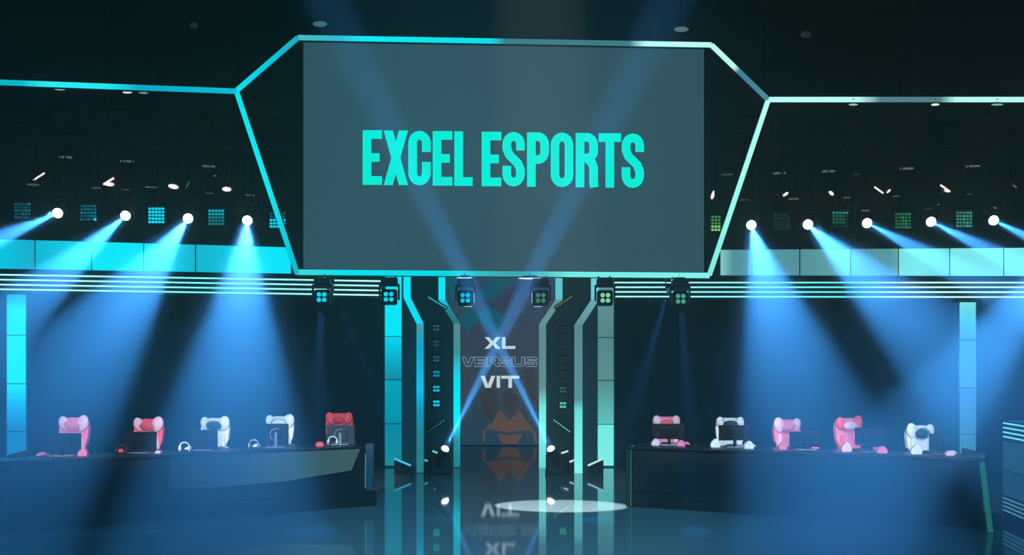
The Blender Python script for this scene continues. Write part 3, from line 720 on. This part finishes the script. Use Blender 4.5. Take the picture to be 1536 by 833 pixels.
PL=[o for o in bpy.data.objects if o.name.startswith('platform')]
PL[0]['label']='low black riser beneath the left desk and chairs'; PL[1]['label']='low black riser beneath the right desk and chairs'

# ------------------------------------------------------------------ chairs, monitors, small things
def fabric(nm,rgb): return mat(nm,rgb,.6,noise=.12,scale=30)
PINK=fabric('pink_leatherette',(238,120,150)); CORAL=fabric('coral_leatherette',(240,80,95)); RED=fabric('red_leatherette',(215,50,70))
OFFW=fabric('white_leatherette',(228,232,230)); CHAR=fabric('charcoal_leatherette',(30,42,46)); PALEP=fabric('pale_pink_leatherette',(240,190,205)); GRN=fabric('dark_green_piping',(10,70,62))
BASEM=mat('chair_base_black',(16,18,20),.4)
def chair(x,top_px,D,back,label,rz,cm,wm,pm,lean=1.0,arm_l=True,arm_r=True,knock=0):
    """x: picture column ; back: metres behind the desk front"""
    A,B,d,bk,M=D; p=on_line(A,d,x,back,bk); loc=Vector((p.x,p.y,RIS))
    t=thing('gaming_chair',loc,label,'chair','gaming chairs behind the desks',rz)
    ht=P(x,top_px,p.y).z-RIS      # top of the backrest above the riser
    def mk(m,name,mt,**k): return m.make(name,mt,parent=t,**k)
    # star base, five arms with casters
    m=MB(); m.tube((0,0,.09),(0,0,.13),.05,n=14); m.tube((0,0,.12),(0,0,.44),.028,n=12)
    for k in range(5):
        a=2*math.pi*k/5+.3; e=Vector((math.cos(a)*.31,math.sin(a)*.31,.085)); m.tube((0,0,.115),e,.03,.018,n=8)
    bs=mk(m,'base',BASEM)
    for k in range(5):
        a=2*math.pi*k/5+.3; e=Vector((math.cos(a)*.31,math.sin(a)*.31,.037)); s=Vector((-math.sin(a),math.cos(a),0))
        m=MB(); m.tube(e-s*.022,e+s*.022,.034,n=12); m.tube(e,e+Vector((0,0,.05)),.01,n=6); mk(m,'caster',GLOSS)
    m=MB(); m.box((0,-.02,.50),(.50,.50,.10)); mk(m,'seat',cm,bevel=.045,seg=4)
    for s in(-1,1):
        m=MB(); m.ell((s*.23,-.03,.54),(.055,.24,.055),14,10); mk(m,'seat_bolster',wm)
    # backrest: centre shell tapering at the waist, wings at the shoulders, lobed top
    H=ht; out=[(-.17,.50),(-.20,.62),(-.19,.76),(-.245,H-.38),(-.255,H-.20),(-.24,H-.10),(-.18,H-.025),(-.08,H-.008),(0,H-.012)]
    prof=out+[(-a,b_) for a,b_ in out[::-1][1:]]
    m=MB(); m.prism([[(a,.20+.12*(b_-.5)-.0,b_) for a,b_ in prof]],(0,.075,0)); mk(m,'backrest',cm,bevel=.03,seg=4)
    for s in(-1,1):
        m=MB(); R=Matrix.Rotation(s*math.radians(16),3,'Y')
        k=1.0 if s*knock<=0 else 1.18
        m.ell((s*.165,.20+.12*(H-.6)-.02,H-.10),(.085*k,.05,.115*k),18,12,M=R); mk(m,'shoulder_wing',wm)
        m=MB(); R=Matrix.Rotation(-s*math.radians(4),3,'Y'); m.ell((s*.165,.215+.12*.3,.78),(.05,.055,.22),14,12,M=R); mk(m,'side_bolster',wm)
    m=MB(); m.ell((0,.12+.12*(H-.6)+.02,H-.135),(.125,.045,.075),18,12); mk(m,'head_pillow',pm)
    m=MB(); m.ring((0,0,0),(0,1,0),.135,.007,n=24,m=6); m.v=[Vector((v.x,v.y+.12+.12*(H-.6)+.0,v.z*.62+H-.135)) for v in m.v]; mk(m,'piping',GRN if wm is OFFW else PALEP)
    m=MB(); m.ell((0,.15,.68),(.15,.05,.09),16,10); mk(m,'lumbar_pillow',pm)
    for s in(-1,1):
        m=MB(); m.box((s*.30,.0,.60),(.035,.06,.24)); m.box((s*.27,.0,.49),(.09,.06,.025))
        mk(m,'arm_post',BASEM,bevel=.008)
        m=MB(); m.ell((s*.315,-.06,.755),(.065,.155,.052),16,10,M=Matrix.Rotation(s*.2,3,'Y')); mk(m,'armrest',cm if s*1.0!=0 and (s<0 or True) else wm)
    return t
def monitor(x,top,bot,D,off,label,ring=None,w=.50,rz=None,stand=SILVER,face=GLOSS):
    A,B,d,bk,M=D; p=on_line(A,d,x,off,bk); z=p.y
    zt,zb=P(x,top,z).z,P(x,bot,z).z; rz=0 if rz is None else rz
    t=thing('monitor',Vector((p.x,p.y,DH)),label,'monitor','monitors on the desks, seen from behind',rz)
    h=zt-zb; c=(zt+zb)/2-DH
    def mk(m,name,mt,**k): return m.make(name,mt,parent=t,**k)
    m=MB(); m.box((0,0,c),(w,.03,h)); mk(m,'screen_housing',face,bevel=.008)
    m=MB(); m.box((0,.0175,c),(w-.02,.003,h-.02)); mk(m,'display',mat('monitor_display',(6,8,12),.2))
    m=MB(); m.box((0,-.03,c),(w*.5,.03,h*.6)); mk(m,'back_bulge',face,bevel=.012)
    m=MB(); m.ring((.0,-.05,c),(0,1,0),.10 if ring else .06,.006 if ring else .004,a0=-1.0 if ring else 0,a1=2.0 if ring else 2*math.pi); mk(m,'back_ring',ring or GLOSS)
    m=MB(); m.box((0,-.06,(c+.03)/2+.006),(.05,.025,c+.03)); mk(m,'stand_neck',stand,bevel=.006)
    m=MB(); m.box((0,-.05,.014),(.30,.20,.014)); mk(m,'stand_base',SILVER,bevel=.005)
    return t
RINGP=mat('pinkish_ring',(220,180,215),.3); STG=mat('grey_stand',(150,160,168),.35,metal=.4); SLATE=mat('slate_monitor_back',(38,50,66),.45)
chairs=[ # x, top, desk, back, rz, colours, text
 (95,627,LD,1.25,-.15,PINK,PALEP,PINK,1,'pink gaming chair with pale shoulder wings, leftmost at the left desk'),
 (211,629,LD,1.25,-.1,CORAL,PALEP,CORAL,1,'coral gaming chair, second from the left edge'),
 (313,628,LD,1.25,-.1,OFFW,OFFW,GRN,1,'white gaming chair with dark green pillow in the middle of the left desk'),
 (413,625,LD,1.25,-.05,OFFW,OFFW,OFFW,1,'white gaming chair with white pillow, second from the left desk\'s inner end'),
 (505,620.5,LD,1.25,0,RED,CORAL,RED,0,'red gaming chair at the inner end of the left desk'),
 (1003,625.5,RD,1.25,0,PINK,PALEP,CORAL,0,'pink gaming chair at the inner end of the right desk'),
 (1100,627.5,RD,1.25,0,OFFW,OFFW,CHAR,0,'white gaming chair with charcoal pillow, second at the right desk'),
 (1193,630,RD,1.25,.25,PINK,PALEP,PINK,-1,'pink gaming chair turned aside in the middle of the right desk'),
 (1288,628,RD,1.25,.3,PINK,CORAL,PALEP,1,'pink gaming chair with coral wings, second from the right desk\'s outer end'),
 (1396,639,RD,1.25,.25,OFFW,OFFW,GRN,-1,'white gaming chair with dark green pillow at the outer end of the right desk')]
for x,tp,D,bkk,rz,cm,wm,pm,kn,lab in chairs: chair(x,tp,D,bkk,lab,rz,cm,wm,pm,knock=kn)
mons=[(95,650,680,LD,.5,'leftmost monitor on the left desk, before the pink chair',None,.54),
 (210,648,678,LD,.5,'second monitor from left, before the coral chair',None,.52),
 (307,645,675,LD,.5,'monitor before the white chair with green pillow on the left desk',None,.42),
 (415,636,668,LD,.5,'monitor with a pale arc on its back, before the white chair',RINGP,.40),
 (511,638,667,LD,.5,'slate monitor with a pinkish ring on its back, before the red chair',RINGP,.50),
 (1003,636,659,RD,.5,'innermost monitor on the right desk, before a pink chair',None,.56),
 (1101,638,661,RD,.5,'second monitor on the right desk, before the white chair',None,.52),
 (1207,648,671,RD,.5,'middle monitor on the right desk, before the turned pink chair',None,.50),
 (1305,642,668,RD,.5,'fourth monitor on the right desk, before the coral winged chair',None,.48),
 (1414,651,676,RD,.5,'outermost monitor on the right desk, before the white chair',None,.42)]
for x,a,b_,D,off,lab,rg,w in mons:
    monitor(x,a,b_,D,off,lab,rg,w,stand=STG if rg else GLOSS,face=SLATE if x==511 else GLOSS)
# keyboards, headsets, mice
KEY=mat('keycaps_white',(190,195,200),.5)
def keyboard(x,D,off,label):
    A,B,d,bk,M=D; p=on_line(A,d,x,off,bk); t=thing('keyboard',Vector((p.x,p.y,DH+.003)),label,'keyboard','keyboards on the desks',math.atan2(d.y,d.x))
    m=MB(); m.box((0,0,.013),(.38,.14,.02)); m.make('case',SILVER,parent=t,bevel=.004)
    m=MB()
    for r_ in range(4):
        for c_ in range(12): m.box((-.165+c_*.03,-.05+r_*.033,.027),(.025,.027,.012))
    m.make('keycaps',KEY,parent=t)
names=['pink leftmost','coral','green pillowed white','white pillowed','red','inner pink','charcoal pillowed white','turned pink','coral winged','outermost white']
for (x,tp,D,*_),nm in zip(chairs,names): keyboard(x+6,D,.76,'slim keyboard lying before the %s chair'%nm)
def headset(x,D,off,m1,label):
    A,B,d,bk,M=D; p=on_line(A,d,x,off,bk); t=thing('headset',Vector((p.x,p.y,DH+.012)),label,'headset','headsets lying on the desks')
    m=MB(); m.ring((0,0,.075),(0,1,.2),.075,.012,a0=0,a1=math.pi); m.make('headband',m1,parent=t)
    for s in(-1,1):
        m=MB(); m.ell((s*.075,0,.05),(.026,.045,.05),14,10); m.make('ear_cup',m1,parent=t)
    m=MB(); m.tube((-.08,-.02,.05),(-.04,-.09,.02),.004,n=6); m.make('microphone_boom',GLOSS,parent=t)
headset(277,LD,.3,OFFW,'white headset lying left of the middle left monitor')
headset(499,LD,.42,OFFW,'white headset before the slate monitor')
headset(381,LD,.3,SILVER,'silver headset left of the arc backed monitor')
headset(182,LD,.3,CHAR,'dark headset left of the second left monitor')
def pouch(x,y0,D,off,m1,w,h,label):
    off=.22; A,B,d,bk,M=D; p=on_line(A,d,x,off,bk)
    m=MB(); n=10
    pr=[(-w/2,.0),(-w*.52,h*.4),(-w*.3,h*.75),(0,h),(w*.25,h*.85),(w*.5,h*.42),(w*.45,0)]
    m.prism([[(p.x+a,p.y,DH+.005+b_) for a,b_ in pr]],(0,.10,0))
    tag(m.make('soft_pouch',m1,bevel=.02,seg=3),label,'pouch','soft pouches on the desks')
pouch(123,0,LD,.35,PINK,.15,.13,'pink peaked pouch right of the leftmost monitor')
pouch(236,0,LD,.35,PALEP,.10,.05,'small pale pouch right of the second left monitor')
pouch(480,0,LD,.35,CORAL,.14,.09,'coral pouch left of the slate monitor')
pouch(984,0,RD,.35,PALEP,.15,.13,'pale pouch left of the innermost right monitor')
pouch(1022,0,RD,.35,PINK,.16,.12,'pink pouch right of the innermost right monitor')
pouch(1074,0,RD,.35,OFFW,.17,.16,'white peaked pouch left of the second right monitor')
pouch(1124,0,RD,.35,OFFW,.17,.14,'white peaked pouch right of the second right monitor')
pouch(1175,0,RD,.35,PINK,.14,.14,'pink pouch left of the middle right monitor')
pouch(1271,0,RD,.35,PALEP,.17,.17,'pale pink pouch left of the fourth right monitor')
pouch(1324,0,RD,.35,PINK,.18,.12,'pink pouch right of the fourth right monitor')
pouch(1376,0,RD,.35,OFFW,.18,.16,'white pouch left of the outermost right monitor')
pouch(1426,0,RD,.35,PALEP,.14,.08,'pale pouch under the outermost right monitor')
# speaker wedges at the desk ends
def wedge(x,D,off,flip,label):
    A,B,d,bk,M=D; p=on_line(A,d,x,off,bk); t=thing('desk_console',Vector((p.x,p.y,DH+.003)),label,'console','wedge consoles at the desk ends')
    s=flip; m=MB(); m.prism([[(-.12*s,0,0),(.12*s,0,0),(.12*s,0,.05),(-.10*s,0,.12)]],(0,.18,0)); m.make('case',BODY,parent=t,bevel=.006)
    m=MB(); m.box((0,.0,.004),(.3,.012,.008)); m.make('edge_light',emit((40,120,150),1.1),parent=t)
wedge(22,LD,.3,-1,'dark wedge console at the left desk\'s outer end')
wedge(1461,RD,.3,1,'dark wedge console at the right desk\'s outer end')

# ------------------------------------------------------------------ side counter at the right edge
SA=(1506,15.6); SB=(1640,12.2)
sd=thing('side_counter',P(1570,HY,14)-Vector((0,0,CAMH)),'striped counter cut by the right edge','counter')
def sq(y0a,y0b,y1a,y1b,dz,th,name,m):
    o=Vector((-dz,0,0)); lm=LM(sd); lm.prism([[P(SA[0],y0a,SA[1])+o,P(SB[0],y0b,SB[1])+o,P(SB[0],y1b,SB[1])+o,P(SA[0],y1a,SA[1])+o]],(th,0,0)); return lm.make(name,m)
gy=lambda y: HY+(y-HY)*SA[1]/SB[1]
def band(y0,y1,dz,th,name,m): return sq(y0,gy(y0),y1,gy(y1),dz,th,name,m)
band(631,781,0,.5,'carcass',mat('counter_slate',(30,52,64),.4))
for y in (635,641.7,648.4,655): band(y-.9,y+.9,.02,.02,'led_strip',emit((110,220,240),1.2))
for y in (747,753,759,765): band(y-.9,y+.9,.02,.02,'led_strip',emit((70,120,135),1.1))
band(662,704,.015,.015,'light_panel',emit((30,68,84),1.1)); band(706,742,.015,.015,'light_panel',emit((26,60,76),1.1))

# ------------------------------------------------------------------ lights for the chairs and the floor pool
def key(pos,tgt,e,half,color,blend=.4,size=.15,name='added_chair_light'):
    pos=Vector(pos); D=Vector(tgt)-pos
    l=bpy.data.lights.new(name,'SPOT'); l.energy=e; l.color=color; l.spot_size=2*math.radians(half); l.spot_blend=blend; l.shadow_soft_size=size
    o=bpy.data.objects.new(name,l); COL.objects.link(o); o.location=pos; o.rotation_mode='QUATERNION'; o.rotation_quaternion=(-D).normalized().to_track_quat('Z','Y')
for D,x in ((LD,110),(LD,213),(LD,313),(LD,413),(LD,505),(RD,1003),(RD,1100),(RD,1193),(RD,1288),(RD,1396)):
    A,B,d,bk,M=D; c=on_line(A,d,x,.95,bk); c.z=1.3
    src=Vector((c.x*.6,-4.5,10.8))
    key(src,c,20000,2.3,(1,.96,.97))  # unseen spots without bodies, added to brighten each chair
# white pool on the floor beside the right desk
c=P(842,759.5,floor_z(759.5)); c.z=0
key((c.x-1.0,5.0,10.5),c,115000,4.0,(.80,1,.98),.06,.05,'floor_pool_light')
bpy.context.scene.objects['floor_pool_light'].scale=(1.02,.46,1)
key((0,1.5,10.8),(0,15,0),23000,14,(.16,.62,1),.7,.4,'added_floor_fill')  # unseen fill added to raise the blue tone of the floor
# unseen blue fill added behind the camera to lift dark scenery and haze
for x in (-6,6): key((x,-4,10.5),(x*1.15,20,-.6),13000,15,(.02,.42,.85),.9,.4,'added_stage_fill')

# ------------------------------------------------------------------ haze
w=bpy.data.worlds.new('studio_haze'); SC.world=w; w.use_nodes=True; nt=w.node_tree; nt.nodes.clear()
out=nt.nodes.new('ShaderNodeOutputWorld'); bg=nt.nodes.new('ShaderNodeBackground'); bg.inputs['Color'].default_value=(0,0,0,1); bg.inputs['Strength'].default_value=0
vs=nt.nodes.new('ShaderNodeVolumeScatter'); vs.inputs['Color'].default_value=(.9,.95,1,1); vs.inputs['Density'].default_value=SIG; vs.inputs['Anisotropy'].default_value=.65
nt.links.new(bg.outputs[0],out.inputs['Surface']); nt.links.new(vs.outputs[0],out.inputs['Volume'])

# ------------------------------------------------------------------ camera
cd=bpy.data.cameras.new('camera'); cam=bpy.data.objects.new('camera',cd); COL.objects.link(cam); SC.camera=cam
cam.location=(0,0,CAMH); cam.rotation_euler=(math.radians(90),0,0)
cd.sensor_width=36; cd.lens=F/1536*36; cd.shift_y=(HY-416.5)/1536; cd.clip_end=200
SC.view_settings.view_transform='Standard'; SC.view_settings.look='None'; SC.view_settings.exposure=0; SC.view_settings.gamma=1
SC.view_settings.use_curve_mapping=False
cy=SC.cycles
cy.max_bounces=5; cy.diffuse_bounces=2; cy.glossy_bounces=3; cy.volume_bounces=0; cy.transmission_bounces=2
cy.use_denoising=True; cy.use_light_tree=True; cy.sample_clamp_indirect=3; cy.sample_clamp_direct=0
